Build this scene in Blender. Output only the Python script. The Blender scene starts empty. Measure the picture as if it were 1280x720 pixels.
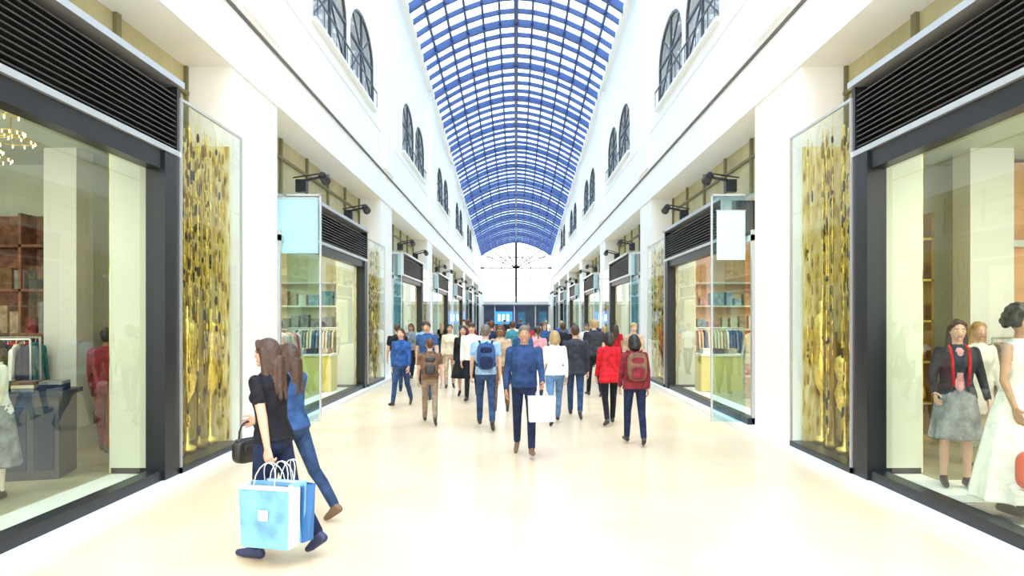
import bpy, math, random
from mathutils import Vector, Matrix
from mathutils.bvhtree import BVHTree
random.seed(7)
sc=bpy.context.scene
R=math.radians
# ---------------------------------------------------------------- materials
MATS={}
def nmat(name,col,rough=0.5,metal=0.0,var=0.0,scale=8.0,bump=0.0,emit=None,es=0.0,spec=0.5):
    if name in MATS: return name
    m=bpy.data.materials.new(name); m.use_nodes=True
    nt=m.node_tree; b=nt.nodes['Principled BSDF']
    b.inputs['Base Color'].default_value=(*col,1); b.inputs['Roughness'].default_value=rough
    b.inputs['Metallic'].default_value=metal
    b.inputs['Specular IOR Level'].default_value=spec
    if emit: 
        b.inputs['Emission Color'].default_value=(*emit,1); b.inputs['Emission Strength'].default_value=es
    if var>0 or bump>0:
        tc=nt.nodes.new('ShaderNodeTexCoord'); n=nt.nodes.new('ShaderNodeTexNoise')
        n.inputs['Scale'].default_value=scale; n.inputs['Detail'].default_value=5
        nt.links.new(tc.outputs['Object'],n.inputs['Vector'])
        if var>0:
            r=nt.nodes.new('ShaderNodeValToRGB')
            r.color_ramp.elements[0].position=.3; r.color_ramp.elements[1].position=.7
            r.color_ramp.elements[0].color=(*[c*(1-var) for c in col],1)
            r.color_ramp.elements[1].color=(*[min(1,c*(1+var)) for c in col],1)
            nt.links.new(n.outputs['Fac'],r.inputs['Fac']); nt.links.new(r.outputs['Color'],b.inputs['Base Color'])
        if bump>0:
            bp=nt.nodes.new('ShaderNodeBump'); bp.inputs['Strength'].default_value=bump; bp.inputs['Distance'].default_value=.02
            nt.links.new(n.outputs['Fac'],bp.inputs['Height']); nt.links.new(bp.outputs['Normal'],b.inputs['Normal'])
    MATS[name]=m; return name
GLASS=set()
def glassmat(name,tint,ior=1.45,gl=1.0,k=.8):
    """thin pane: same Fresnel from both sides"""
    m=bpy.data.materials.new(name); m.use_nodes=True; nt=m.node_tree; nt.nodes.clear(); L=nt.links.new
    o=nt.nodes.new('ShaderNodeOutputMaterial'); t=nt.nodes.new('ShaderNodeBsdfTransparent'); g=nt.nodes.new('ShaderNodeBsdfGlossy')
    g.inputs['Roughness'].default_value=.015; g.inputs['Color'].default_value=(gl,gl,gl,1)
    t.inputs['Color'].default_value=(*tint,1)
    f=nt.nodes.new('ShaderNodeFresnel'); ge=nt.nodes.new('ShaderNodeNewGeometry')
    ma=nt.nodes.new('ShaderNodeMath'); ma.operation='MULTIPLY_ADD'; L(ge.outputs['Backfacing'],ma.inputs[0]); ma.inputs[1].default_value=1/ior-ior; ma.inputs[2].default_value=ior
    L(ma.outputs[0],f.inputs['IOR'])
    mk=nt.nodes.new('ShaderNodeMath'); mk.operation='MULTIPLY'; L(f.outputs[0],mk.inputs[0]); mk.inputs[1].default_value=k
    mx=nt.nodes.new('ShaderNodeMixShader')
    L(mk.outputs[0],mx.inputs[0]); L(t.outputs[0],mx.inputs[1]); L(g.outputs[0],mx.inputs[2]); L(mx.outputs[0],o.inputs[0])
    MATS[name]=m; GLASS.add(name); return name
glassmat('shop_glass',(.84,.92,.84),1.75)
glassmat('vitrine_glass',(.92,.96,.88),1.4)
glassmat('roof_glass',(.58,.78,.98),1.2)
glassmat('clear_glass',(.97,.99,.99),1.2)
glassmat('film_glass',(.56,.80,.84),1.5)
nmat('plaster',(.92,.91,.89),.6,var=.02,scale=1.5)
nmat('plaster_trim',(.90,.90,.89),.5)
nmat('groove',(.14,.12,.12),.6)
nmat('black_metal',(.012,.014,.018),.35,spec=.35)
nmat('frame_grey',(.07,.08,.10),.4)
nmat('slat',(.05,.042,.038),.35,metal=.3)
nmat('silver',(.62,.63,.64),.3,metal=.7)
nmat('steel_blue',(.02,.052,.18),.4,var=.15,scale=2)
nmat('olive',(.52,.47,.26),.5,var=.2,scale=1.2)
nmat('olive_dark',(.20,.18,.09),.5)
nmat('shop_wall',(.62,.64,.54),.6,var=.06,scale=1)
nmat('shop_ceiling',(.60,.68,.54),.6)
nmat('shop_floor',(.46,.43,.29),.25,var=.15,scale=2)
nmat('brick_red',(.26,.11,.07),.6,var=.5,scale=9)
nmat('white',(.82,.82,.80),.5)
nmat('peach',(.85,.50,.28),.6,var=.15,scale=2)
nmat('gold',(.85,.62,.16),.28,metal=.85,var=.25,scale=20)
nmat('gold_dark',(.30,.20,.05),.35,metal=.6)
nmat('display_cream',(.80,.74,.50),.6,var=.15,scale=3)
nmat('pale_blue',(.40,.66,.75),.4)
nmat('pale_green',(.60,.80,.68),.4)
nmat('yellow',(.75,.62,.16),.5)
nmat('navy_dark',(.02,.035,.07),.4)
nmat('portal_blue',(.10,.14,.22),.4,var=.3,scale=1)
nmat('grey_dark',(.07,.08,.10),.5)
nmat('sign_blue',(.02,.15,.55),.4,emit=(.03,.25,.9),es=1.0)
nmat('sign_white',(.8,.9,1),.4,emit=(.8,.95,1),es=1.5)
nmat('lamp_warm',(1,.8,.5),.4,emit=(1,.72,.35),es=6)
nmat('win_dark',(.62,.66,.69),.12,var=.2,scale=.8)
nmat('blue_panel',(.10,.36,.58),.4,var=.3,scale=2)
def goldpattern():
    m=bpy.data.materials.new('gold_pattern'); m.use_nodes=True; nt=m.node_tree; b=nt.nodes['Principled BSDF']; L=nt.links.new
    tc=nt.nodes.new('ShaderNodeTexCoord'); mp=nt.nodes.new('ShaderNodeMapping'); mp.inputs['Scale'].default_value=(13,13,3.2)
    v=nt.nodes.new('ShaderNodeTexVoronoi'); v.inputs['Scale'].default_value=1.2; n=nt.nodes.new('ShaderNodeTexNoise'); n.inputs['Scale'].default_value=1.3; n.inputs['Detail'].default_value=6
    L(tc.outputs['Object'],mp.inputs['Vector']); L(mp.outputs[0],v.inputs['Vector']); L(mp.outputs[0],n.inputs['Vector'])
    ad=nt.nodes.new('ShaderNodeMath'); ad.operation='MULTIPLY_ADD'; L(v.outputs['Distance'],ad.inputs[0]); ad.inputs[1].default_value=.55; L(n.outputs['Fac'],ad.inputs[2])
    r=nt.nodes.new('ShaderNodeValToRGB'); e=r.color_ramp.elements
    e[0].position=.45; e[0].color=(.16,.10,.02,1); e[1].position=1.0; e[1].color=(.92,.85,.55,1)
    x=e.new(.6); x.color=(.62,.44,.10,1); x=e.new(.75); x.color=(.82,.68,.28,1)
    L(ad.outputs[0],r.inputs[0]); L(r.outputs[0],b.inputs['Base Color']); b.inputs['Roughness'].default_value=.4; b.inputs['Metallic'].default_value=.25
    bp=nt.nodes.new('ShaderNodeBump'); bp.inputs['Strength'].default_value=.6; bp.inputs['Distance'].default_value=.03; L(ad.outputs[0],bp.inputs['Height']); L(bp.outputs[0],b.inputs['Normal'])
    MATS['gold_pattern']=m
goldpattern()
# floor
def floormat():
    m=bpy.data.materials.new('floor_stone'); m.use_nodes=True; nt=m.node_tree; b=nt.nodes['Principled BSDF']
    tc=nt.nodes.new('ShaderNodeTexCoord'); br=nt.nodes.new('ShaderNodeTexBrick')
    br.offset=0; br.inputs['Scale'].default_value=1; br.inputs['Brick Width'].default_value=1.3; br.inputs['Row Height'].default_value=1.3
    br.inputs['Mortar Size'].default_value=.004
    br.inputs['Color1'].default_value=(.78,.61,.44,1); br.inputs['Color2'].default_value=(.76,.59,.42,1); br.inputs['Mortar'].default_value=(.68,.53,.38,1)
    n=nt.nodes.new('ShaderNodeTexNoise'); n.inputs['Scale'].default_value=.6; n.inputs['Detail'].default_value=6
    mx=nt.nodes.new('ShaderNodeMix'); mx.data_type='RGBA'; mx.blend_type='MULTIPLY'; mx.inputs[0].default_value=.5
    r=nt.nodes.new('ShaderNodeValToRGB'); r.color_ramp.elements[0].color=(.85,.78,.7,1); r.color_ramp.elements[1].color=(1,1,1,1); r.color_ramp.elements[0].position=.35;r.color_ramp.elements[1].position=.6
    nt.links.new(tc.outputs['Object'],br.inputs['Vector']); nt.links.new(tc.outputs['Object'],n.inputs['Vector'])
    nt.links.new(n.outputs['Fac'],r.inputs['Fac']); nt.links.new(br.outputs['Color'],mx.inputs[6]); nt.links.new(r.outputs['Color'],mx.inputs[7])
    nt.links.new(mx.outputs[2],b.inputs['Base Color']); b.inputs['Roughness'].default_value=.25; b.inputs['Specular IOR Level'].default_value=.5
    MATS['floor_stone']=m
floormat()
# ---------------------------------------------------------------- mesh builder
def frame(d):
    d=d.normalized(); a=Vector((0,0,1)) if abs(d.z)<.9 else Vector((0,1,0))
    u=d.cross(a).normalized(); v=d.cross(u).normalized(); return d,u,v
class MB:
    def __init__(s): s.v=[];s.f=[];s.m=[];s.names=[]
    def mi(s,m):
        if m not in s.names: s.names.append(m)
        return s.names.index(m)
    def add(s,vs,fs,m):
        o=len(s.v); s.v+= [tuple(p) for p in vs]; k=s.mi(m)
        for f in fs: s.f.append(tuple(i+o for i in f)); s.m.append(k)
    def box(s,x0,x1,y0,y1,z0,z1,m):
        if x0>x1:x0,x1=x1,x0
        if y0>y1:y0,y1=y1,y0
        if m in GLASS:
            dx,dy,dz=x1-x0,y1-y0,z1-z0
            if dx<=dy and dx<=dz: x=(x0+x1)/2; vs=[(x,y0,z0),(x,y1,z0),(x,y1,z1),(x,y0,z1)]
            elif dy<=dz: y=(y0+y1)/2; vs=[(x0,y,z0),(x1,y,z0),(x1,y,z1),(x0,y,z1)]
            else: z=(z0+z1)/2; vs=[(x0,y0,z),(x1,y0,z),(x1,y1,z),(x0,y1,z)]
            s.add(vs,[(0,1,2,3)],m); return
        vs=[(x,y,z) for z in(z0,z1) for y in(y0,y1) for x in(x0,x1)]
        s.add(vs,[(0,2,3,1),(4,5,7,6),(0,1,5,4),(2,6,7,3),(0,4,6,2),(1,3,7,5)],m)
    def beam(s,p0,p1,w,h,m,up=None):
        p0=Vector(p0);p1=Vector(p1);d=(p1-p0).normalized()
        a=Vector(up) if up else (Vector((0,0,1)) if abs(d.z)<.95 else Vector((0,1,0)))
        u=d.cross(a).normalized();v=u.cross(d).normalized()
        vs=[]
        for p in(p0,p1):
            for a_,b_ in((-1,-1),(1,-1),(1,1),(-1,1)): vs.append(p+u*w/2*a_+v*h/2*b_)
        s.add(vs,[(3,2,1,0),(4,5,6,7),(0,1,5,4),(1,2,6,5),(2,3,7,6),(3,0,4,7)],m)
    def loft(s,rings,m,cap=True):
        n=len(rings[0]);vs=[p for r in rings for p in r];fs=[]
        for i in range(len(rings)-1):
            for j in range(n):
                k=(j+1)%n; fs.append((i*n+j,i*n+k,(i+1)*n+k,(i+1)*n+j))
        if cap: fs.append(tuple(range(n-1,-1,-1))); fs.append(tuple((len(rings)-1)*n+j for j in range(n)))
        s.add(vs,fs,m)
    def tcap(s,p0,r0,p1,r1,m,seg=12,hs=3):
        p0=Vector(p0);p1=Vector(p1); d,u,v=frame(p1-p0); rings=[]
        def ring(c,r): return [c+(u*math.cos(2*math.pi*j/seg)+v*math.sin(2*math.pi*j/seg))*r for j in range(seg)]
        for i in range(hs):
            a=math.pi/2*(1-(i+.35)/hs); rings.append(ring(p0-d*r0*math.sin(a),r0*math.cos(a)))
        rings.append(ring(p0,r0)); rings.append(ring(p1,r1))
        for i in range(hs):
            a=math.pi/2*((i+.65)/hs); rings.append(ring(p1+d*r1*math.sin(a),r1*math.cos(a)))
        s.loft(rings,m)
    def cyl(s,p0,r0,p1,r1,m,seg=12):
        p0=Vector(p0);p1=Vector(p1); d,u,v=frame(p1-p0)
        def ring(c,r): return [c+(u*math.cos(2*math.pi*j/seg)+v*math.sin(2*math.pi*j/seg))*r for j in range(seg)]
        s.loft([ring(p0,r0),ring(p1,r1)],m)
    def ell(s,c,r,m,seg=14,ring=9,M=None,shape=None,pw=1.0):
        c=Vector(c);rs=[]
        def P(t): return math.copysign(abs(t)**pw,t)
        for i in range(ring):
            ph=-math.pi/2+math.pi*(i+.4)/(ring-.2); rr=[]
            for j in range(seg):
                th=2*math.pi*j/seg
                x,y,z=P(math.cos(ph))*P(math.cos(th)),P(math.cos(ph))*P(math.sin(th)),P(math.sin(ph))
                p=Vector((x*r[0],y*r[1],z*r[2]))
                if shape: p=shape(x,y,z)
                if M: p=M@p
                rr.append(c+p)
            rs.append(rr)
        s.loft(rs,m)
    def obj(s,name,smooth=False,loc=(0,0,0),rz=0,parent=None):
        me=bpy.data.meshes.new(name); me.from_pydata(s.v,[],s.f)
        for n in s.names: me.materials.append(MATS[n])
        me.polygons.foreach_set('material_index',s.m)
        if smooth: me.polygons.foreach_set('use_smooth',[True]*len(s.f))
        me.update(); o=bpy.data.objects.new(name,me); sc.collection.objects.link(o)
        o.location=loc; o.rotation_euler=(0,0,rz)
        if parent: o.parent=parent
        return o
def remesh(src,vox,smooth=2):
    me=bpy.data.meshes.new('t'); me.from_pydata(src.v,[],src.f); me.update()
    o=bpy.data.objects.new('t',me); sc.collection.objects.link(o)
    r=o.modifiers.new('r','REMESH'); r.mode='VOXEL'; r.voxel_size=vox; r.adaptivity=0
    if smooth:
        sm=o.modifiers.new('s','SMOOTH'); sm.iterations=smooth; sm.factor=.5
    dg=bpy.context.evaluated_depsgraph_get(); e=o.evaluated_get(dg); m2=e.to_mesh()
    vs=[v.co.copy() for v in m2.vertices]; fs=[tuple(p.vertices) for p in m2.polygons]
    cs=[p.center.copy() for p in m2.polygons]; e.to_mesh_clear()
    bvh=BVHTree.FromPolygons([Vector(v) for v in src.v],src.f)
    out=MB(); out.v=[tuple(v) for v in vs]; out.f=fs; out.names=list(src.names)
    for c in cs:
        h=bvh.find_nearest(c); out.m.append(src.m[h[2]] if h[2] is not None else 0)
    bpy.data.objects.remove(o); bpy.data.meshes.remove(me)
    return out
def merge(a,b):
    o=len(a.v); a.v+=b.v
    for f,k in zip(b.f,b.m):
        a.f.append(tuple(i+o for i in f)); a.m.append(a.mi(b.names[k]))
# ---------------------------------------------------------------- people
def hand(mb,w,d,n,t,skin,curl=25,s=1.0,seg=8):
    """w wrist, d finger dir, n palm normal, t thumb side"""
    d=d.normalized(); n=(n-d*n.dot(d)).normalized(); t=(t-d*t.dot(d)-n*t.dot(n)).normalized()
    L=[.074,.082,.076,.06]; 
    for i in range(4):
        off=(.028-.0185*i)*s
        k=w+d*(.082-.004*abs(i-1))*s+t*off
        mb.tcap(w+t*off*.55+d*.004,.0145*s,k,.0115*s,skin,seg,2)
        mb.tcap(w+t*off*.6+d*.03*s+n*.004,.0135*s,k-d*.012*s,.011*s,skin,seg,2)
        p=k; a=R(curl*.5)
        for j,(fr,rr) in enumerate(((.45,.0092),(.32,.0084),(.23,.0076))):
            q=p+(d*math.cos(a)+n*math.sin(a)+t*(.06*(1.2-i)))*L[i]*fr*s
            mb.tcap(p,rr*s*1.03,q,rr*s*.93,skin,seg,2); p=q; a+=R(curl)
    b=w+d*.022*s+t*.022*s
    q=b+(d*.62+t*.66+n*.3).normalized()*.042*s; mb.tcap(b,.0145*s,q,.0115*s,skin,seg,2)
    q2=q+(d*.85+t*.35+n*.35).normalized()*.032*s; mb.tcap(q,.011*s,q2,.0095*s,skin,seg,2)
    q3=q2+(d*.95+t*.05+n*.4).normalized()*.026*s; mb.tcap(q2,.0098*s,q3,.008*s,skin,seg,2)
SK={'light':(.62,.37,.27),'tan':(.44,.24,.15),'dark':(.20,.10,.06),'mann':(.78,.66,.56)}
for k,c in SK.items(): nmat('skin_'+k,c,.5,var=.05,scale=12)
nmat('lip',(.45,.14,.12),.4); nmat('eye_white',(.85,.85,.83),.2); nmat('eye_iris',(.06,.035,.02),.2)
HC={'brown':(.055,.025,.014),'black':(.012,.010,.010),'blond':(.42,.27,.12),'grey':(.14,.115,.10),'auburn':(.10,.035,.015)}
for k,c in HC.items(): nmat('hair_'+k,c,.45,var=.35,scale=45,bump=.5)
CL={'black':(.012,.012,.018),'navy':(.014,.022,.06),'denim':(.035,.085,.22),'jeans':(.028,.055,.13),'ltdenim':(.12,.23,.42),'white':(.78,.76,.74),
 'ltblue':(.30,.46,.66),'red':(.55,.015,.025),'maroon':(.20,.025,.035),'brown':(.18,.10,.06),'camo':(.26,.19,.13),'tan':(.48,.34,.23),'grey':(.24,.25,.27),
 'blue':(.03,.09,.30),'pink':(.68,.32,.34),'teal':(.05,.22,.27),'charcoal':(.035,.038,.05),'royal':(.025,.055,.155),'cream':(.72,.63,.48)}
for k,c in CL.items(): nmat('cloth_'+k,c,.8,var=.38 if k not in('white','cream') else .08,scale=11,bump=1.0,spec=.2)
nmat('shoe_black',(.02,.018,.018),.4); nmat('shoe_brown',(.16,.09,.05),.5); nmat('shoe_white',(.7,.7,.68),.5); nmat('shoe_navy',(.02,.03,.09),.5)
WALK_A=dict(ll=(22,4,12),rl=(-14,24,-32)); WALK_B=dict(rl=(22,4,12),ll=(-14,24,-32)); STAND=dict(ll=(2,3,0),rl=(-2,3,0))
STEP_A=dict(ll=(12,4,6),rl=(-8,14,-18)); STEP_B=dict(rl=(12,4,6),ll=(-8,14,-18))
def person(name,X,D,H,yaw,ll=(5,3,0),rl=(-5,5,0),la=(8,8,12),ra=(-8,8,12),top='navy',bot='jeans',shoe='shoe_black',hair='brown',style='short',
           skin='light',sleeve='short',fem=False,skirt=None,lean=3,hy=0,hp=0,coat=0,vox=.014,curl=28,zb=0,fine=False,bulk=1.0,inner=None):
    S=MB(); k=H/1.75; sk='skin_'+skin; tp='cloth_'+top; bt='cloth_'+bot; hr='hair_'+hair
    rotl=Matrix.Rotation(-R(lean),3,'X')
    piv=Vector((0,0,.95))
    def U(p): return rotl@(Vector(p)-piv)+piv
    # legs
    feet=[]
    for sgn,(a,kb,ft) in((-1,ll),(1,rl)):
        hip=Vector((sgn*(.092 if fem else .088),0,.92)); a_=R(a);b_=R(a-kb)
        kn=hip+.43*Vector((sgn*.02,math.sin(a_),-math.cos(a_))); an=kn+.41*Vector((0,math.sin(b_),-math.cos(b_)))
        bare=skirt is not None
        if bare:
            S.tcap(hip,.08,kn,.05,sk); S.tcap(kn,.05,kn.lerp(an,.35),.052,sk); S.tcap(kn.lerp(an,.35),.052,an,.034,sk)
        else:
            S.tcap(hip,(.092 if fem else .088)*bulk,kn,.062*bulk,bt); S.tcap(kn+Vector((0,.004,0)),.062*bulk,kn.lerp(an,.35)+Vector((0,-.012,0)),.058*bulk,bt)
            S.tcap(kn.lerp(an,.35)+Vector((0,-.012,0)),.058*bulk,kn.lerp(an,.93),.05*bulk,bt)
        f=R(ft); fd=Vector((sgn*.12,math.cos(f),math.sin(f))).normalized(); dn=Vector((0,math.sin(f),-math.cos(f)))
        heel=an-fd*.035+dn*.045; ball=an+fd*.12+dn*.055; toe=an+fd*.175+dn*.06
        sh=shoe
        S.tcap(an,.040,heel,.036,sh); S.tcap(heel,.036,ball,.036,sh); S.tcap(ball,.037,toe,.026,sh)
        S.tcap(an+dn*.01,.038,ball+Vector((0,0,.005)),.030,sh)
        feet+=[heel.z-.036,toe.z-.026,ball.z-.037]
    # torso
    if fem: prof=[(.83,.10,.075,0),(.88,.165,.105,-.008),(.94,.18,.118,-.014),(1.01,.162,.11,-.008),(1.10,.128,.092,0),(1.19,.132,.098,.004),(1.28,.15,.112,.012),(1.35,.155,.105,.008),(1.42,.15,.085,0),(1.465,.105,.066,-.004),(1.49,.058,.055,-.004)]
    else: prof=[(.83,.10,.08,0),(.88,.158,.11,-.006),(.95,.17,.118,-.008),(1.02,.165,.116,0),(1.11,.158,.112,.006),(1.22,.168,.118,.008),(1.32,.183,.122,.006),(1.40,.19,.108,0),(1.45,.16,.085,-.004),(1.48,.10,.068,-.006),(1.50,.065,.06,-.006)]
    N=20
    def ring(z,w,dp,yo,g=0): return [U((math.copysign(abs(math.cos(2*math.pi*j/N))**.85,math.cos(2*math.pi*j/N))*(w+g),yo+math.sin(2*math.pi*j/N)*(dp+g),z)) for j in range(N)]
    hem=.93 if not coat else .93-coat
    g=.012+(.014 if coat else 0)
    S.loft([ring(z,w*bulk,dp*bulk,yo) for z,w,dp,yo in prof if z<=1.03],bt)
    def interp(z):
        for (z0,w0,d0,y0),(z1,w1,d1,y1) in zip(prof,prof[1:]):
            if z0<=z<=z1:
                t=(z-z0)/(z1-z0); return (w0+(w1-w0)*t,d0+(d1-d0)*t,y0+(y1-y0)*t)
        return prof[0][1:] if z<prof[0][0] else prof[-1][1:]
    tr=[]
    if coat: 
        for z in (hem,(hem+.9)/2): 
            tr.append(ring(z,.185,.13,-.005,g))
    tr+= [ring(z,w*bulk,dp*bulk,yo,g if z<1.46 else .004) for z,w,dp,yo in [(max(.9,hem),*interp(max(.9,hem)))]+[p for p in prof if p[0]>.93]]
    S.loft(tr,tp)
    if inner: S.tcap(U((0,.098,1.05)),.045,U((0,.085,1.42)),.04,'cloth_'+inner)
    if fem:
        for sx in(-1,1): S.ell(U((sx*.07,.085,1.285)),(.062,.055,.058),tp)
    if skirt is not None:
        zl,wd=skirt; rs=[]
        for i in range(8):
            t=i/7; z=1.03+(zl-1.03)*t; w=.15+(wd-.15)*t**.8
            rs.append([((math.cos(2*math.pi*j/32))*(w+.02)*(1+.06*math.cos(j*2*math.pi/3.2)*t),math.sin(2*math.pi*j/32)*w*.85*(1+.06*math.cos(j*2*math.pi/3.2)*t),z) for j in range(32)])
        S.loft(rs,bt)
    # neck/head
    S.tcap(U((0,-.012,1.44)),.058 if not fem else .05,U((0,.006,1.56)),.052 if not fem else .044,sk)
    if not fem or coat:
        for sx in(-1,1): S.tcap(U((sx*.045,-.03,1.49)),.02,U((sx*.03,.06,1.455)),.016,tp,8,2)
    HM=rotl@Matrix.Rotation(R(hy),3,'Z')@Matrix.Rotation(-R(hp),3,'X'); nb=U((0,0,1.53))
    def Hd(p): return nb+HM@(Vector(p)+Vector((0,.014,.105)))
    hc=Hd((0,0,0))
    def hs(x,y,z):
        n=max(0,-z); return Vector((.076*x*(1-.30*n**1.6),.094*y*(1-.14*n)+.012*n*max(0,y),.117*z))
    S.ell(hc,(1,1,1),sk,20,14,M=HM,shape=hs)
    S.tcap(Hd((0,.088,.012)),.008,Hd((0,.103,-.024)),.0125,sk,10,2)
    S.ell(Hd((0,.078,-.088)),(.024,.02,.018),sk,M=HM)
    for sx in(-1,1):
        S.ell(Hd((sx*.078,-.006,-.008)),(.011,.02,.031),sk,10,7,M=HM)
    S.ell(Hd((0,.083,-.058)),(.024,.013,.009),'lip',10,7,M=HM)
    if style!='bald':
        lift=.036 if style=='short' else .024
        S.ell(Hd((0,-.018,lift)),(.086,.102,.103),hr,18,12,M=HM)
        for sx in(-1,1): S.tcap(Hd((sx*.02,.058,.092)),.026,Hd((sx*.062,.03,.058)),.024,hr,10,2)
    if style=='short': S.ell(Hd((0,-.055,-.01)),(.066,.052,.06),hr,M=HM); S.tcap(Hd((-.045,.045,.088)),.03,Hd((.045,.05,.085)),.028,hr,10,2)
    if style=='curly':
        for i in range(46):
            th=random.uniform(0,6.28);ph=random.uniform(-.5,1.5)
            p=Vector((math.cos(ph)*math.cos(th)*.12,math.cos(ph)*math.sin(th)*.115-.035,math.sin(ph)*.12+.02))
            if p.y>.03 and p.z<.075: continue
            S.ell(Hd(p),(.036,.036,.036),hr,8,6)
    if style in('long','bob'):
        dl=.28 if style=='long' else .12
        S.tcap(Hd((0,-.05,.01)),.082,Hd((0,-.085,-dl*.75)),.066,hr)
        if style=='long': S.tcap(Hd((0,-.085,-.18)),.07,Hd((.015,-.085,-.33)),.035,hr)
        for sx in(-1,1):
            S.tcap(Hd((sx*.066,-.015,.02)),.034,Hd((sx*.078,-.03,-dl*.55)),.032,hr)
            S.tcap(Hd((sx*.078,-.03,-dl*.5)),.032,Hd((sx*.07,-.045,-dl)),.02,hr)
            if style=='long':
                S.tcap(Hd((sx*.045,-.10,-.1)),.03,Hd((sx*.06,-.1,-.35)),.014,hr)
                S.tcap(Hd((sx*.02,-.13,-.05)),.025,Hd((sx*.035,-.135,-.37)),.012,hr)
    if style=='bun': S.ell(Hd((0,-.11,.06)),(.045,.045,.045),hr)
    if style=='tail': S.tcap(Hd((0,-.11,.04)),.035,Hd((0,-.13,-.16)),.018,hr)
    # arms
    hands=[];info={}
    for sgn,(sa,ab,eb),nm in((-1,la,'L'),(1,ra,'R')):
        sx=.165 if fem else .19
        sh=U((sgn*sx,-.004,1.415)); s_=R(sa);o_=R(ab)
        d1=Vector((sgn*math.sin(o_),math.sin(s_)*math.cos(o_),-math.cos(s_)*math.cos(o_)))
        el=sh+d1*.285; e_=R(sa+eb); o2=R(ab*.35)
        d2=Vector((sgn*math.sin(o2),math.sin(e_)*math.cos(o2),-math.cos(e_)*math.cos(o2))); wr=el+d2*.25
        ru=.047 if fem else .054
        if sleeve=='long':
            S.tcap(sh,ru+.01,el,.047,tp); S.tcap(el,.046,wr-d2*.02,.036,tp); S.tcap(wr-d2*.05,.027,wr,.025,sk)
        elif sleeve=='short':
            S.tcap(sh,ru+.01,sh.lerp(el,.55),ru+.003,tp); S.tcap(sh.lerp(el,.4),ru-.006,el,.038,sk); S.tcap(el,.039,wr,.025,sk)
        else:
            S.tcap(sh,ru-.004,el,.036,sk); S.tcap(el,.037,wr,.024,sk)
        hands.append((wr,d2,Vector((-sgn,0,0)),Vector((0,1,.2)),nm))
        info[nm]=wr+d2*.085+Vector((-sgn*.02,0,0)); info[nm+'w']=wr; info[nm+'e']=el
    body=remesh(S,vox/k if k<1 else vox,2)
    for (w,d2,n,t,nm) in hands:
        hm=MB(); cu=curl if not isinstance(curl,dict) else curl.get(nm,28)
        hand(hm,w,d2,n,t,sk,cu)
        if fine: hm=remesh(hm,.0036,1)
        merge(body,hm)
    ex=MB()
    for sx in(-1,1):
        ex.ell(Hd((sx*.031,.0775,.002)),(.0145,.0125,.0085),'eye_white',10,7,M=HM)
        ex.ell(Hd((sx*.031,.0875,.002)),(.0058,.004,.0058),'eye_iris',8,5,M=HM)
        ex.tcap(Hd((sx*.048,.072,.021)),.0035,Hd((sx*.018,.088,.026)),.0045,hr,6,1)
    merge(body,ex)
    zmin=min(feet)
    body.v=[((x)*k,(y)*k,(z-zmin)*k) for x,y,z in body.v]
    o=body.obj(name,True,(X,D,zb),R(yaw))
    M=Matrix.Rotation(R(yaw),3,'Z')
    res={}
    for kk,p in info.items():
        q=M@(Vector((p.x,p.y,p.z-zmin))*k); res[kk]=q+Vector((X,D,zb))
    res['M']=M;res['k']=k;res['o']=o;res['U']=lambda p:(M@((U(p)-Vector((0,0,zmin)))*k))+Vector((X,D,zb))
    return res
nmat('bag_blue',(.18,.42,.68),.45,var=.35,scale=5,bump=.5); nmat('bag_white',(.66,.76,.84),.45); nmat('bag_dkblue',(.03,.14,.38),.45)
nmat('bag_grey',(.62,.64,.66),.5,var=.05,scale=6,bump=.3); nmat('leather_black',(.015,.014,.014),.4,bump=.2,scale=30); nmat('bag_red',(.60,.08,.04),.4)
nmat('rope',(.75,.75,.75),.7)
def shopping_bag(grip,w,h,dp,rz,m='bag_blue',m2=None,mark=None,drop=.16,tilt=0,name='shopping_bag'):
    b=MB(); z1=-drop; z0=-drop-h; t=.004
    tw,td=w/2*1.04,dp/2*1.05; bw,bd=w/2*.97,dp/2*.9
    for ins in(0,t):
        T=[(-tw+ins,-td+ins,z1),(tw-ins,-td+ins,z1),(tw-ins,td-ins,z1),(-tw+ins,td-ins,z1)]
        B=[(-bw+ins,-bd+ins,z0+ins),(bw-ins,-bd+ins,z0+ins),(bw-ins,bd-ins,z0+ins),(-bw+ins,bd-ins,z0+ins)]
        for i in range(4):
            j=(i+1)%4
            if i in(1,3):
                mt=Vector(T[i]).lerp(Vector(T[j]),.5)+Vector((-.12*w if i==1 else .12*w,0,0)); mbm=Vector(B[i]).lerp(Vector(B[j]),.5)
                b.add([B[i],mbm,mt,T[i]],[(0,1,2,3)],m2 or m); b.add([mbm,B[j],T[j],mt],[(0,1,2,3)],m2 or m)
            else: b.add([B[i],B[j],T[j],T[i]],[(0,1,2,3)],m)
        b.add(B,[(0,1,2,3)],m)
    for sy in(-1,1):
        b.beam((-tw,sy*td,z1-.012),(tw,sy*td,z1-.012),.006,.03,m2 or m)
        pts=[Vector((w*.22*math.cos(math.pi*i/8)*-1,sy*td*(1-math.sin(math.pi*i/8)*.85),z1-.02+(drop+.0)*math.sin(math.pi*i/8)**.7)) for i in range(9)]
        for p,q in zip(pts,pts[1:]): b.tcap(p,.004,q,.004,'rope',6,1)
    if mark:
        y=-td*.97-.008
        for i,(a,c,e,f) in enumerate(mark):
            b.add([(w*a,y,z0+h*c),(w*e,y,z0+h*c),(w*e,y-.0005,z0+h*f),(w*a,y-.0005,z0+h*f)],[(0,1,2,3)],'bag_white')
    o=b.obj(name,False,grip,rz); o.rotation_euler=(0,tilt,rz); return o
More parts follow.
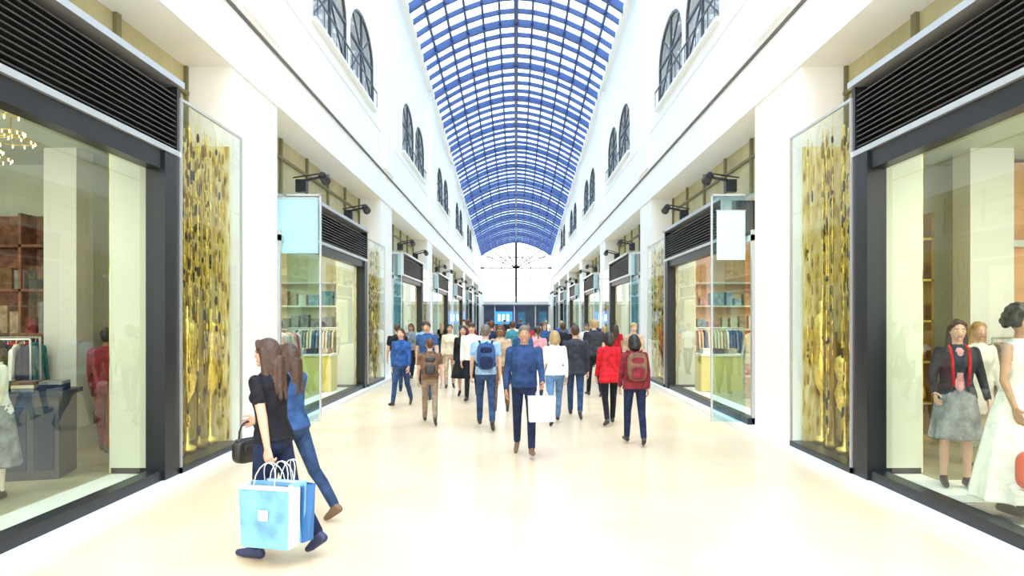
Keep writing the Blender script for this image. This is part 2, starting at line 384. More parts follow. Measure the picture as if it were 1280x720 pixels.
def handbag(p,rz,w=.26,h=.2,dp=.11,m='leather_black',drop=.14):
    b=MB(); b.ell((0,0,-drop-h/2),(w/2,dp/2,h/2),m,20,12,pw=.55)
    b.ell((0,-dp*.5,-drop-h*.45),(w*.3,.012,h*.25),m,14,8,pw=.5)
    b.beam((-w*.42,0,-drop-.01),(w*.42,0,-drop-.01),.02,.03,m)
    pts=[Vector((-w*.33*math.cos(math.pi*i/8),0,-drop-.02+(drop+.02)*math.sin(math.pi*i/8)**.7)) for i in range(9)]
    for a,c in zip(pts,pts[1:]): b.tcap(a,.008,c,.008,m,8,1)
    return b.obj('handbag',True,p,rz)
def backpack(r,m,m2='leather_black'):
    b=MB();k=r['k']
    b.ell((0,-.20,1.23),(.155,.085,.225),m,20,14,pw=.6)
    b.ell((0,-.285,1.13),(.11,.035,.10),m2,16,10,pw=.6)
    b.ell((0,-.275,1.33),(.10,.02,.05),m2,14,8,pw=.6)
    b.tcap((-.03,-.17,1.45),.009,(.03,-.17,1.47),.009,m2,6,1)
    for s in(-1,1):
        pts=[(s*.09,-.14,1.40),(s*.105,-.06,1.485),(s*.115,.03,1.48),(s*.12,.115,1.40),(s*.13,.14,1.30),(s*.16,.09,1.16),(s*.15,-.13,1.07)]
        for p,q in zip(pts,pts[1:]): b.tcap(p,.016,q,.016,m2,8,1)
    b.v=[tuple(r['U'](p)) for p in b.v]
    return b.obj('backpack',True)

# ---------------------------------------------------------------- hall shell
XW=3.95; XR=4.6
def zs(d): return 14.75-.079*d
fl=MB(); fl.box(-4.1,4.1,-7,79,-.2,0,'floor_stone'); fl.obj('floor')
YS=[(-1+11*k,.9+11*k) for k in range(8)]  # pillars
for side,nm in((-1,'left'),(1,'right')):
    w=MB()
    def bx(a,b_,*r): w.box(side*a,side*b_,*r)
    for y0,y1 in YS: bx(XW,XR+.1,y0,y1,0,5.35,'plaster')
    bx(XR,XR+.1,-7,78,4.3,5.4,'olive')
    bx(XW,XR+.1,-7,78,5.35,7.7,'plaster')
    ys=-7
    for k in range(5):
        a,b_=14+11*k,20+11*k
        bx(XW,XR+.1,ys,a,7.7,9.75,'plaster'); ys=b_
        bx(XR,XR+.1,a,b_,7.7,9.75,'win_dark')
        bx(XW,XR,a+2.85,a+3.15,7.7,9.75,'plaster')
        for c0 in(a,a+3.15):
            n=12; r=2.85/2; zc=8.75; pts=[]
            for i in range(n+1):
                t=math.pi*i/n; pts.append((c0+r-r*math.cos(t),zc+.92*math.sin(t)))
            for p,q in zip(pts,pts[1:]):
                vs=[(side*x,y,z) for x in(XW,XR) for (y,z) in((p[0],p[1]),(q[0],q[1]),(q[0],9.76),(p[0],9.76))]
                w.add(vs,[(0,1,2,3),(7,6,5,4),(0,4,5,1)],'plaster')
    def prism(ya,yb,zb):
        vs=[(side*x,y,z) for x in(XW,XR+.1) for (y,z) in((ya,zb),(yb,zb),(yb,zs(yb)),(ya,zs(ya)))]
        w.add(vs,[(0,1,2,3),(7,6,5,4),(0,4,5,1),(1,5,6,2),(2,6,7,3),(3,7,4,0)],'plaster')
    prism(-7,64,9.75); prism(64,78,7.7)
    bx(XW-.03,XW,-7,78,6.18,6.22,'groove'); bx(XW-.05,XW,-7,78,6.22,6.30,'plaster_trim'); bx(XW-.02,XW,-7,78,7.30,7.36,'plaster_trim')
    bx(XW-.03,XW,-7,78,5.35,5.42,'plaster_trim')
    for y0,y1 in YS:
        bx(XW-.10,XW,y0+.25,y1-.1,6.30,min(zs(y1),zs(y0))-.05,'plaster')
    for k in range(7):
        for i in range(6):
            y=1.2+11*k+i*1.75; bx(XR-.05,XR,y,y+.1,4.3,5.35,'olive_dark')
        bx(XR-.06,XR,.9+11*k,10+11*k,4.95,5.0,'olive_dark')
    w.obj('wall_'+nm)
    e=MB(); e.beam((side*(XW-.05),-7,zs(-7)),(side*(XW-.05),78,zs(78)),.25,.25,'plaster_trim'); e.obj('trim_eaves_'+nm)
    kb=MB(); kb.box(side*(XW-.22),side*(XR),-7,78,0,.09,'plaster_trim'); kb.obj('baseboard_'+nm)
    for k in range(5):
        a,b_=14+11*k,20+11*k; u=MB(); X0=XW+.02; F='frame_grey'
        for c0 in(a,a+3.15):
            r=2.85/2; zc=8.75; c=c0+r
            u.box(side*X0,side*(X0+.06),c0,c0+2*r,zc-.025,zc+.025,F); u.box(side*X0,side*(X0+.06),c0,c0+2*r,7.7,7.75,F)
            for f in(0,.5,1): y=c0+f*(2*r-.05); u.box(side*X0,side*(X0+.06),y,y+.05,7.7,zc,F)
            u.box(side*X0,side*(X0+.06),c-.025,c+.025,zc,zc+.92,F)
            P=[Vector((side*(X0+.03),c-(r-.03)*math.cos(math.pi*i/12),zc+.89*math.sin(math.pi*i/12))) for i in range(13)]
            for p,q in zip(P,P[1:]): u.beam(p,q,.06,.05,F)
            for i in(3,9): u.beam((side*(X0+.03),c,zc),P[i],.04,.03,F)
            u.beam((side*(X0+.03),c0,7.73),(side*(X0+.03),c,zc),.04,.03,F); u.beam((side*(X0+.03),c0+2*r,7.73),(side*(X0+.03),c,zc),.04,.03,F)
            u.box(side*(X0+.08),side*(X0+.09),c0,c0+2*r,7.7,9.72,'clear_glass')
        u.box(side*(XW-.10),side*(XW),a-.1,b_+.1,7.62,7.69,'plaster_trim')
        u.box(side*(XW-.10),side*(XW-.07),a,b_,8.1,8.13,F)
        for i in range(13):
            y=a+(b_-a-.03)*i/12; u.box(side*(XW-.095),side*(XW-.08),y,y+.015,7.7,8.12,F)
        u.obj('window_%d'%(k+1+(5 if side>0 else 0)))
# ---------------------------------------------------------------- roof
rf=MB(); RISE=1.55
def arc(t): return (t*XW, RISE*(1-abs(t)**1.8))
TS=[-1+2*i/12 for i in range(13)]
y=-6.5;i=0
while y<78:
    thick=(i%4==0)
    for a,b_ in zip(TS,TS[1:]):
        xa,ha=arc(a);xb,hb=arc(b_)
        rf.beam((xa,y,zs(y)+ha),(xb,y,zs(y)+hb),.17 if thick else .11,.28 if thick else .17,'steel_blue')
    y+=1.0;i+=1
for t in TS[1:-1]:
    x,h=arc(t); rf.beam((x,-7,zs(-7)+h),(x,78,zs(78)+h),.18 if abs(t)<.01 else .09,.2 if abs(t)<.01 else .11,'steel_blue')
vs=[];fs=[]
for yy in(-7,78):
    for t in TS: x,h=arc(t); vs.append((x,yy,zs(yy)+h+.12))
n=len(TS)
for i in range(n-1): fs.append((i,i+1,n+i+1,n+i))
rf.add(vs,fs,'roof_glass')
rf.obj('ceiling_glass_roof')
# ---------------------------------------------------------------- end wall
e=MB(); E=78
e.box(-4.7,-3.5,E,E+.3,0,8.6,'plaster'); e.box(3.5,4.7,E,E+.3,0,8.6,'plaster')
e.box(-3.5,3.5,E,E+.3,3.4,3.75,'silver')
e.box(-3.5,3.5,E+.1,E+3,0,3.4,'portal_blue')
for x in(-2.3,-.2,2.1): e.box(x-.06,x+.06,E-.05,E+.1,0,3.4,'silver')
for x in(-1.6,.6,2.9): e.box(x-.4,x+.4,E+.04,E+.1,.3,2.6,'blue_panel')
e.box(-3.6,3.6,E-2,E,3.2,3.32,'grey_dark')
for i in range(29): e.box(-3.55+i*.25,-3.53+i*.25,E-2,E-1.97,3.32,4.1,'silver')
e.box(-3.6,3.6,E-2.02,E-1.96,4.08,4.14,'silver')
for z in(5.0,6.2,7.35,8.5): e.box(-3.5,3.5,E+.05,E+.13,z-.05,z+.05,'silver')
for x in(-2.6,-1.6,-.6,.6,1.6,2.6): e.box(x-.03,x+.03,E+.05,E+.12,3.75,7.3,'silver')
e.box(-.12,.12,E,E+.2,3.6,zs(78)+RISE,'black_metal')
for i in range(1,8):
    a=math.pi*i/8; t=math.cos(a)
    e.beam((0,E,7.35),(t*XW*.98,E,zs(78)+RISE*(1-abs(t)**1.8)),.1,.1,'black_metal')
for i in range(8):
    a=math.pi*i/8;b_=math.pi*(i+1)/8
    e.beam((1.6*math.cos(a),E,7.35+1.2*math.sin(a)),(1.6*math.cos(b_),E,7.35+1.2*math.sin(b_)),.08,.08,'black_metal')
e.box(-3.9,3.9,E-.02,E+.15,7.28,7.42,'black_metal')
e.obj('wall_end')
sg=MB(); sg.box(-2.2,-.4,E-2.4,E-2.2,1.3,2.6,'sign_blue')
for i in range(3): sg.box(-1.9+i*.45,-1.65+i*.45,E-2.43,E-2.4,1.6,2.3,'sign_white')
sg.box(-2.2,-2.1,E-2.35,E-2.25,0,1.3,'grey_dark'); sg.box(-.5,-.4,E-2.35,E-2.25,0,1.3,'grey_dark'); sg.obj('illuminated_sign')

# ---------------------------------------------------------------- shops
def shopfront(side,y0,y1,yv,gz,l0,l1,yl,name,vz,first='black_metal'):
    b=MB(); s=side
    def bx(a,b_,*r): b.box(s*a,s*b_,*r)
    F=XW-.10
    yp=y1
    bx(F,XW+.06,y0,yp,.09,.2,'black_metal'); bx(F,XW+.06,yl,yp,gz,l0,'black_metal'); bx(F-.03,XW+.08,yp-.34,yp,.09,l0,'black_metal')
    if yl>y0+.1: bx(XW-.03,XW+.06,y0,yl,gz,gz+.1,'silver'); bx(XW,XW+.012,y0+.08,yl,gz+.1,l1,'clear_glass')
    bx(XW-.03 if first!='black_metal' else F,XW+.06,y0,y0+.08,.09,l0,first)
    bx(F-.04,F,yl,yp,l0-.02,l0+.04,'silver')
    bx(XW+.02,XR-.1,yl,yp,l0,l1,'slat')
    n=int((l1-l0-.1)/.058)
    for i in range(n):
        z=l0+.07+i*.058
        b.add([(s*(F-.02),yl+.05,z),(s*(F-.02),yp-.05,z),(s*(XW+.04),yp-.05,z+.035),(s*(XW+.04),yl+.05,z+.035),(s*(F-.02),yl+.05,z+.014),(s*(F-.02),yp-.05,z+.014),(s*(XW+.04),yp-.05,z+.049),(s*(XW+.04),yl+.05,z+.049)],
              [(0,1,2,3),(7,6,5,4),(0,4,5,1),(2,6,7,3),(1,5,6,2),(0,3,7,4)],'slat')
    bx(F-.03,XW+.06,yl-.02,yl+.06,l0,l1,'silver'); bx(F-.03,XW+.06,yp-.06,yp+.02,l0,l1,'black_metal')
    bx(F-.08,XR-.05,yl-.02,yp+.02,l1,l1+.07,'silver')
    bx(XW,XW+.012,y0+.08,yp-.34,.2,gz,'shop_glass')
    # vitrine
    bx(F-.04,F-.028,yp+.03,yv,.09,vz,'vitrine_glass')
    bx(F-.04,XR,yv-.012,yv,.09,vz,'clear_glass')
    bx(F-.05,XR,yp,yv,.09,.16,'black_metal'); bx(F-.05,F-.02,yp,yv,vz,vz+.03,'silver')
    bx(F-.05,F-.02,yv-.03,yv,.09,vz,'silver'); bx(F-.05,F-.02,yp+.0,yp+.03,.09,vz,'silver')
    bx(XR-.02,XR+.02,yp,yv+.02,.09,vz,'gold_pattern'); bx(XW+.02,XR,yv-.05,yv-.02,.16,vz-.1,'gold_pattern')
    bx(XW+.18,XR,yp-.02,yp,.16,vz,'shop_wall'); bx(XW+.08,XW+.18,yp-.03,yp,.16,vz,'gold_pattern')
    return b.obj(name)
def vitrine_goods(side,y0,y1,vz,seed):
    random.seed(seed); b=MB(); s=side
    n=44
    for i in range(n):
        y=y0+.08+(y1-y0-.2)*random.random(); x=s*random.uniform(XW-.06,XR-.2)
        zt=vz-.05; zb=random.uniform(.2,1.6)
        b.tcap((x,y,zb),.006,(x,y,zt),.006,'gold',5,1)
        z=zb
        while z<zt-.1:
            h=random.uniform(.05,.22); r=random.uniform(.008,.022)
            b.ell((x,y,z),(r,r,h/2),random.choice(['gold','gold','gold_dark','gold_dark','slat']),6,5); z+=h*random.uniform(1.0,2.0)
    for i in range(5):
        y=y0+.2+(y1-y0-.4)*i/4; x=s*(XW+.2)
        z0=.16; hh=random.uniform(1.3,2.1)
        prof=[(0,.11),(.04,.11),(.06,.03),(.35,.025),(.42,.09),(.55,.13),(.66,.085),(.78,.13),(.88,.12),(.92,.04),(1.0,.05)]
        b.loft([[ (x+r*math.cos(2*math.pi*j/12),y+r*math.sin(2*math.pi*j/12),z0+hh*t) for j in range(12)] for t,r in prof],'gold_dark' if i%2 else 'gold')
    for z in(1.5,2.8,3.9):
        if z<vz: b.box(s*(XW+.03),s*(XR-.05),y0+.05,y1-.1,z,z+.015,'clear_glass')
    return b.obj('gold_ornament_display',True)
def rack(x,y,cols,L=1.4,rz=0,zb=.1,h=1.5):
    b=MB()
    for e_ in(-L/2,L/2):
        b.cyl((e_,0,0),.015,(e_,0,h),.015,'silver'); b.beam((e_,-.25,.015),(e_,.25,.015),.03,.03,'silver')
    b.cyl((-L/2,0,h),.015,(L/2,0,h),.015,'silver')
    n=int(L/.085)
    for i in range(n):
        xx=-L/2+.06+i*(L-.12)/(n-1); c='cloth_'+random.choice(cols); hh=random.uniform(.65,.95)
        rs=[]
        for t,w in((0,.03),(.04,.14),(.1,.2),(.3,.17),(.6,.17),(1,.2)):
            z=h-.06-hh*t; rs.append([(xx+.026*math.sin(2*math.pi*j/10)*(1+t),w*math.cos(2*math.pi*j/10),z) for j in range(10)])
        b.loft(rs,c)
        for sg_ in(-1,1): b.tcap((xx,sg_*.17,h-.14),.035,(xx,sg_*.25,h-.6),.028,c,6,1)
        b.cyl((xx,0,h-.07),.004,(xx,0,h+.02),.004,'silver',5)
    return b.obj('clothes_rack',False,(x,y,zb),rz)
def interior(side,y0,y1,lit,wall='shop_wall',power=120,col=(1,.93,.8)):
    b=MB(); s=side
    def bx(a,b_,*r): b.box(s*a,s*b_,*r)
    bx(XR,9.0,y0,y1-.1,-.05,.10,'shop_floor'); bx(XR,9.0,y0,y1-.1,4.2,4.29,'shop_ceiling'); bx(9.0,9.1,y0,y1,0,4.29,wall)
    bx(XR+.1,9.0,y1-.1,y1,0,4.2,wall)
    b.obj('shop_interior')
    if lit:
        L=bpy.data.lights.new('ceiling_light','AREA'); L.shape='RECTANGLE'; L.size=1.2; L.size_y=(y1-y0)*.6; L.energy=power; L.color=col
        o=bpy.data.objects.new('shop_ceiling_light',L); sc.collection.objects.link(o); o.location=(s*6.2,(y0+y1)/2-1,4.12)
for side in(-1,1):
    shopfront(side,1.0,8.17,10.0,3.48,3.7,4.46,1.0,'shopfront',4.33)
    vitrine_goods(side,8.2,9.95,4.3,5 if side<0 else 9)
    interior(side,-.5,11.1,True,power=150 if side<0 else 230,col=(1,.93,.80))
    g=vitrine_goods(side,18.55,20.9,3.9,11+side)
    for k in range(1,7):
        y=11*k
        shopfront(side,.95+y,7.5+y,9.9+y,3.15,3.33,4.05,2.4+y,'shopfront',3.9,'silver')
        interior(side,y+.12,y+11.1,k<5,wall=['shop_wall','peach','blue_panel','shop_wall','white','blue_panel','shop_wall'][k] if side>0 else ['shop_wall','display_cream','blue_panel','peach','shop_wall','brick_red','shop_wall'][k],power=300)
        if k>1:
            o=bpy.data.objects.new('gold_ornament_display',g.data); sc.collection.objects.link(o); o.location=(0,11*(k-1),0)
        yf=1.3+y; pj=3.35 if k==1 else 3.72
        f=MB()
        f.box(side*pj,side*3.92,yf,yf+.02,.09,3.95,'film_glass')
        f.box(side*(pj-.02),side*(pj+.01),yf-.01,yf+.03,.09,3.97,'silver'); f.box(side*(pj-.02),side*3.92,yf-.01,yf+.03,3.95,3.98,'silver')
        f.obj('glass_fin_panel')
        if k==1:
            q=MB(); 
            if side<0: q.box(side*3.37,side*4.05,yf-.14,yf-.02,2.96,3.88,'pale_blue'); q.box(side*3.36,side*4.06,yf-.15,yf-.02,3.88,3.9,'silver')
            else: q.box(side*3.42,side*3.90,yf-.05,yf-.02,2.85,3.68,'pale_green'); q.box(side*3.41,side*3.91,yf-.06,yf-.02,3.68,3.7,'silver')
            q.obj('blade_sign')
        for dy in(1.9,5.5):
            p=MB(); Z=4.30
            p.box(side*3.94,side*3.75,y+dy-.06,y+dy+.06,4.12,4.34,'black_metal')
            p.beam((side*3.9,y+dy,Z),(side*3.45,y+dy,Z+.1),.04,.04,'black_metal')
            p.cyl((side*3.45,y+dy-.10,Z+.1),.07,(side*3.45,y+dy+.16,Z+.05),.09,'black_metal')
            p.cyl((side*3.45,y+dy-.14,Z+.11),.045,(side*3.45,y+dy-.10,Z+.1),.07,'black_metal')
            p.beam((side*3.9,y+dy-.3,Z+.02),(side*3.5,y+dy+.2,Z+.2),.025,.025,'black_metal')
            p.obj('spotlight',False)
random.seed(3)
# left shop interior contents
b=MB(); b.box(-6.5,-6.05,9.9,10.3,.1,4.2,'white'); b.box(-6.55,-6.0,9.85,10.35,.1,.35,'shop_wall'); b.obj('shop_column')
b=MB(); b.box(-8.6,-6.65,10.55,10.95,.1,.3,'navy_dark')
for z in(.3,.95,1.6,2.25,2.9): 
    b.box(-8.6,-6.65,10.55,10.95,z,z+.04,'brick_red')
    x=-8.5
    while x<-6.8 and z<2.9:
        w=random.uniform(.12,.3); b.box(x,x+w,10.6,10.9,z+.04,z+random.uniform(.15,.5),'cloth_'+random.choice(['maroon','brown','brown','navy','tan','grey','charcoal'])); x+=w+.04
for x in(-8.6,-7.95,-7.3,-6.69): b.box(x,x+.04,10.55,10.95,.3,3.4,'brick_red')
b.box(-8.6,-6.65,10.9,10.95,.3,3.4,'brick_red'); b.obj('shelving_unit')
b=MB(); b.box(-5.95,-4.9,10.8,10.9,.1,3.3,'cloth_maroon'); b.box(-5.3,-4.75,10.7,10.8,.1,3.3,'cloth_grey')
for i in range(13): b.tcap((-5.95+i*.09,10.75,.12),.05,(-5.95+i*.09,10.75,3.3),.04,'cloth_'+('maroon' if i<5 else 'grey'),8,1)
b.obj('curtain')
rack(-6.5,8.5,['grey','white','charcoal','black'],1.3,R(20))
rack(-5.3,6.3,['charcoal','grey','navy','white'],1.1,R(70))
rack(-7.0,9.6,['teal','red','tan','blue','pink'],1.3,R(0))
b=MB(); b.box(-.55,.55,-.3,.3,0,.9,'grey_dark'); b.box(-.6,.6,-.35,.35,.9,.95,'navy_dark')
for i in range(4): b.box(-.5+i*.27,-.3+i*.27,-.31,-.30,.1,.8,'navy_dark')
for i in range(4):
    for j in range(random.randint(2,5)): b.box(-.5+i*.27,-.28+i*.27,-.15,.15,.95+j*.035,.983+j*.035,'cloth_'+random.choice(['navy','white','brown','cream','grey','teal']))
b.obj('display_counter',False,(-5.6,8.0,.1),R(15))
b=MB(); b.cyl((0,0,0),.6,(0,0,.25),.6,'shop_wall',32); b.cyl((0,0,.25),.57,(0,0,.3),.57,'olive_dark',32); b.obj('display_plinth',False,(-4.75,5.4,.1))
person('mannequin',-4.75,5.4,1.6,40,**STAND,top='charcoal',bot='grey',sleeve='long',hair='black',style='bob',skin='mann',fem=True,zb=.4,coat=.2)
person('mannequin',-5.05,7.0,1.55,150,**STAND,top='white',bot='grey',sleeve='short',hair='brown',style='bob',skin='mann',fem=True,zb=.1,skirt=(.35,.26))
def chandelier(x,y,z,n=12,rr=.24):
    c=MB(); c.cyl((0,0,0),.008,(0,0,4.2-z),.008,'gold')
    for L_,r_ in((0,rr),(.1,rr*.6)):
        for i in range(24):
            a=2*math.pi*i/24;b2=2*math.pi*(i+1)/24
            c.tcap((r_*math.cos(a),r_*math.sin(a),L_),.005,(r_*math.cos(b2),r_*math.sin(b2),L_),.005,'gold',6,1)
        for i in range(n):
            a=2*math.pi*i/n; c.tcap((0,0,L_+.05),.003,(r_*math.cos(a),r_*math.sin(a),L_),.003,'gold',5,1)
            c.ell((r_*math.cos(a),r_*math.sin(a),L_-.025),(.008,.008,.02),'lamp_warm',8,6)
    c.obj('chandelier',True,(x,y,z))
chandelier(-5.9,8.4,3.93); chandelier(-6.8,9.3,3.93); chandelier(-5.0,7.2,3.93)
# right shop contents
b=MB(); b.box(6.25,6.85,9.9,10.3,.1,4.2,'white'); b.box(6.2,6.9,9.85,10.35,.1,.35,'shop_wall'); b.obj('shop_column')
b=MB(); b.box(7.0,8.9,10.6,10.95,.1,4.15,'peach'); b.box(7.0,8.9,10.5,10.6,2.9,3.0,'white'); b.box(7.05,8.9,10.45,10.6,1.0,1.05,'white')
for i in range(8): b.box(7.1+i*.2,7.24+i*.2,10.47,10.6,1.05,1.05+random.uniform(.15,.4),'cloth_'+random.choice(['red','tan','pink','cream','blue']))
b.obj('display_partition')
b=MB(); b.box(5.0,6.1,10.5,10.9,.1,.15,'gold')
for x in(5.0,5.5,6.06): b.box(x,x+.04,10.5,10.9,.1,3.4,'gold_dark')
b.box(5.0,6.1,10.86,10.9,.1,3.4,'gold_pattern')
for z in(.6,1.2,1.8,2.4,3.0): b.box(5.0,6.1,10.5,10.9,z,z+.03,'gold')
for z in(.63,1.23,1.83,2.43):
    for i in range(5): b.ell((5.12+i*.22,10.65,z+.12),(.06,.06,.12),random.choice(['gold','gold_dark','cloth_maroon']),10,8)
b.obj('display_shelf')
rack(6.9,9.5,['red','maroon','charcoal','white','tan'],1.4,R(10))
rack(5.7,7.2,['red','pink','tan','cream','white'],1.2,R(-25))
b=MB(); b.box(4.05,4.75,6.85,7.5,.1,.17,'white'); b.obj('display_plinth')
m1=person('mannequin',4.40,7.2,1.66,165,**STAND,top='charcoal',bot='grey',sleeve='long',hair='brown',style='long',skin='light',fem=True,zb=.17,coat=.14,vox=.011,la=(-5,16,30),ra=(10,16,40),inner='pink',skirt=(.5,.24))
b=MB()
for s_ in(-1,1):
    for p,q in zip([(s_*.075,-.02,1.49),(s_*.085,.10,1.45),(s_*.08,.15,1.32)],[(s_*.085,.10,1.45),(s_*.08,.15,1.32),(s_*.07,.155,1.08)]): b.tcap(p,.014,q,.014,'cloth_red',8,1)
b.v=[tuple(m1['U'](p)) for p in b.v]; b.obj('scarf',True)
m2=person('mannequin',4.42,6.35,1.80,205,**STAND,top='white',bot='white',sleeve='none',hair='black',style='curly',skin='tan',fem=True,skirt=(.14,.40),zb=.13,vox=.011,la=(15,15,35),ra=(5,18,20),hy=-10)
b=MB(); b.cyl((0,0,0),.38,(0,0,.03),.38,'silver',32); b.obj('display_base',False,(4.42,6.35,.10))
person('mannequin',5.5,8.6,1.70,175,**STAND,top='white',bot='cream',sleeve='long',hair='blond',style='long',skin='light',fem=True,zb=.1,coat=.3)
person('mannequin',6.6,8.2,1.70,190,**STAND,top='pink',bot='white',sleeve='short',hair='brown',style='bob',skin='light',fem=True,zb=.1,skirt=(.5,.3))
b=MB(); b.ell((0,0,0),(.2,.09,.16),'bag_red',20,12,pw=.55)
pts=[Vector((-.11*math.cos(math.pi*i/8),0,.14+.16*math.sin(math.pi*i/8))) for i in range(9)]
for p,q in zip(pts,pts[1:]): b.tcap(p,.01,q,.01,'bag_red',8,1)
b.obj('handbag',True,(4.22,5.8,.63),R(15))
b=MB(); b.cyl((0,0,0),.2,(0,0,.03),.2,'white',24); b.cyl((0,0,.03),.03,(0,0,.34),.03,'white',16); b.cyl((0,0,.34),.2,(0,0,.37),.2,'white',24); b.obj('display_stand',False,(4.22,5.8,.1))
person('shopper',-5.3,9.3,1.60,10,**STEP_A,top='maroon',bot='maroon',sleeve='long',hair='black',style='short',skin='dark',zb=.1)
# second pair of shops
for s in(-1,1):
    rack(s*5.5,19.6,['white','cream','tan','blue','grey'],1.4,0)
    rack(s*5.3,16.0,['white','pink','ltblue','cream','red'],1.2,R(70))
    b=MB(); b.box(-.5,.5,-.3,.3,0,.85,'yellow'); b.box(-.53,.53,-.33,.33,.85,.9,'white')
    for i in range(3): b.box(-.42+i*.3,-.2+i*.3,-.2,.2,.9,1.02,'cloth_'+['white','navy','tan'][i])
    b.obj('display_counter',False,(s*4.95,17.6,.1),0)
    person('mannequin',s*5.9,17.6,1.7,180,**STAND,top='white' if s<0 else 'red',bot='tan',sleeve='short',hair='brown',style='bob',skin='mann',fem=True,zb=.1,skirt=(.45,.3),vox=.018)
    b=MB()
    for z in(.1,.8,1.5,2.2,2.9): b.box(s*5.0,s*8.6,21.55,21.95,z,z+.05,'white')
    for z in(.15,.85,1.55,2.25):
        x=5.1
        while x<8.4:
            w=random.uniform(.15,.4); b.box(s*x,s*(x+w),21.6,21.9,z,z+random.uniform(.2,.5),'cloth_'+random.choice(['ltblue','cream','tan','pink','teal','grey','white'])); x+=w+.08
    b.obj('shelving_unit')

# ---------------------------------------------------------------- people in the hall
w=person('woman_with_shopping_bags',-1.90,5.62,1.69,68,ll=(6,3,3),rl=(-16,22,-30),la=(-20,7,6),ra=(22,8,45),top='black',bot='navy',shoe='shoe_navy',hair='brown',
  style='long',skin='light',fem=True,hy=8,lean=4,vox=.009,curl={'L':62,'R':50},fine=True)
g=w['L']
shopping_bag((g.x+.0,g.y-.03,g.z),.40,.46,.15,R(-14),'bag_blue','bag_white',mark=[(-.1,.45,.1,.62)],drop=.18)
shopping_bag((g.x+.13,g.y+.10,g.z),.34,.42,.12,R(-30),'bag_dkblue','bag_dkblue',drop=.20)
shopping_bag((g.x+.07,g.y+.03,g.z),.36,.44,.08,R(-16),'bag_white','bag_blue',drop=.17)
handbag((w['R'].x,w['R'].y,w['R'].z+.01),R(60),.27,.2,.12)
person('woman_in_denim',-2.05,6.6,1.66,66,ll=(22,6,10),rl=(-24,14,-28),la=(-6,7,12),ra=(18,8,20),top='denim',bot='jeans',shoe='shoe_brown',hair='brown',style='long',
  skin='light',fem=True,sleeve='short',lean=4,vox=.011,fine=True)
m=person('man_in_denim_shirt',.11,9.75,1.73,180,ll=(16,4,10),rl=(-10,18,-24),la=(14,8,42),ra=(-8,9,14),top='royal',bot='navy',shoe='shoe_brown',hair='grey',style='short',
  skin='tan',sleeve='long',hp=-6,vox=.010,fine=True,curl={'L':60,'R':30})
shopping_bag(m['L'],.34,.33,.12,R(6),'bag_grey','bag_grey',drop=.12)
p=person('boy_with_backpack',-1.51,12.6,1.50,8,**WALK_A,top='brown',bot='camo',hair='auburn',style='short',skin='light',sleeve='short',vox=.012); backpack(p,'cloth_brown')
person('woman_in_blue',-2.42,15.2,1.66,170,**WALK_B,top='blue',bot='jeans',hair='brown',style='bob',fem=True,sleeve='long')
person('man_walking',-2.0,16.2,1.75,175,**STEP_A,top='denim',bot='jeans',hair='brown')
p=person('man_with_backpack',-.51,12.1,1.75,4,**WALK_A,top='ltblue',bot='jeans',hair='grey',style='short',sleeve='short',vox=.012); backpack(p,'cloth_denim','cloth_navy')
person('woman_in_black_dress',-1.25,17.0,1.66,180,**STEP_A,top='black',bot='black',hair='black',style='long',fem=True,skirt=(.45,.28),sleeve='long')
p=person('woman_in_white_top',.68,12.6,1.65,6,**WALK_B,top='white',bot='ltdenim',hair='blond',style='bob',fem=True,sleeve='long',vox=.012); 
person('man_in_black_jacket',1.10,13.4,1.73,-6,**WALK_A,top='charcoal',bot='jeans',hair='brown',sleeve='long',coat=.1,vox=.012)
person('woman_in_red_coat',1.62,12.5,1.60,8,**STEP_B,top='red',bot='black',hair='black',style='bob',fem=True,sleeve='long',coat=.14,vox=.012)
p=person('woman_with_backpack',1.74,10.55,1.60,2,**STEP_A,top='maroon',bot='navy',hair='black',style='bob',fem=True,sleeve='long',coat=.05,vox=.011,shoe='shoe_black',fine=True); backpack(p,'cloth_brown','cloth_maroon')
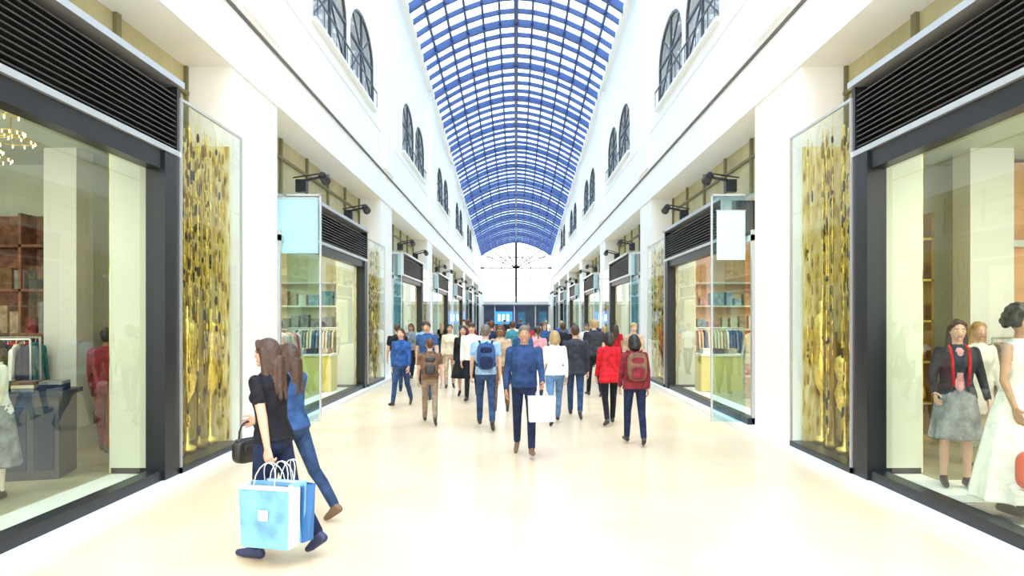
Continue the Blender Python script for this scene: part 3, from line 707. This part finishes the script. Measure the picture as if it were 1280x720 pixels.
bg=[(-.98,16,180,'white','black',0),(-1.75,19,180,'cream','tan',1),(-.30,14.2,175,'tan','brown',1),(-.1,20,0,'teal','navy',0),(.5,16.5,0,'pink','jeans',1),(1.25,19,0,'black','navy',0),
 (1.85,17,5,'charcoal','black',0),(2.4,19.5,0,'brown','jeans',1),(-2.55,20,180,'ltblue','navy',0),(-3.2,22,180,'grey','black',1),(1.7,27,0,'blue','jeans',0),(.5,29,180,'red','black',1),
 (-1.0,25,180,'navy','jeans',0),(-2.1,29,0,'white','jeans',1),(3.0,27,180,'navy','black',0),(-3.3,32,0,'black','jeans',1),(-.1,27,0,'cream','tan',0),(2.3,23.5,180,'white','navy',1),(-1.5,22.5,0,'maroon','black',0),
 (.9,23,180,'denim','grey',1),(-2.6,36,180,'blue','black',0),(1.3,37,0,'tan','black',1),(-.6,38,180,'black','navy',0),(2.9,36,0,'grey','jeans',1),(.3,45,0,'navy','black',0),(-1.6,46,0,'red','black',1),(2.0,48,0,'white','jeans',0),
 (-2.9,17.6,10,'black','jeans',0),(2.85,17.5,175,'tan','jeans',0),(-.62,18,0,'navy','grey',0),(.15,15.6,178,'denim','black',1),(3.05,22,0,'red','navy',1)]
for i,(x,d,yw,t_,b_,f_) in enumerate(bg):
    person('shopper',x,d,random.uniform(1.64,1.72) if f_ else random.uniform(1.72,1.82),yw+random.uniform(-12,12),**random.choice([WALK_A,WALK_B,STEP_A,STEP_B]),top=t_,bot=b_,
      hair=random.choice(['brown','black','blond','auburn']),style=random.choice(['bob','long','tail']) if f_ else 'short',fem=bool(f_),sleeve=random.choice(['short','long']),vox=.02,
      skin=random.choice(['light','tan','light','dark']))

# ---------------------------------------------------------------- light
W=bpy.data.worlds.new('World'); sc.world=W; W.use_nodes=True; bgn=W.node_tree.nodes['Background']
bgn.inputs[0].default_value=(1,.985,.96,1); bgn.inputs[1].default_value=2.8
s=bpy.data.lights.new('sun','SUN'); s.energy=5.0; s.angle=R(50); s.color=(1,.95,.88)
so=bpy.data.objects.new('sun',s); sc.collection.objects.link(so); so.rotation_euler=(R(22),R(0),0); so.location=(0,0,30)
# ---------------------------------------------------------------- camera
c=bpy.data.cameras.new('camera'); c.sensor_width=36; c.lens=25.3; c.shift_y=.030; c.shift_x=-.004; c.clip_start=.05; c.clip_end=300
co=bpy.data.objects.new('camera',c); sc.collection.objects.link(co); co.location=(0,0,1.85); co.rotation_euler=(R(90),0,0); sc.camera=co
sc.view_settings.view_transform='Standard'; sc.view_settings.exposure=0.6
print('objects',len(bpy.data.objects))
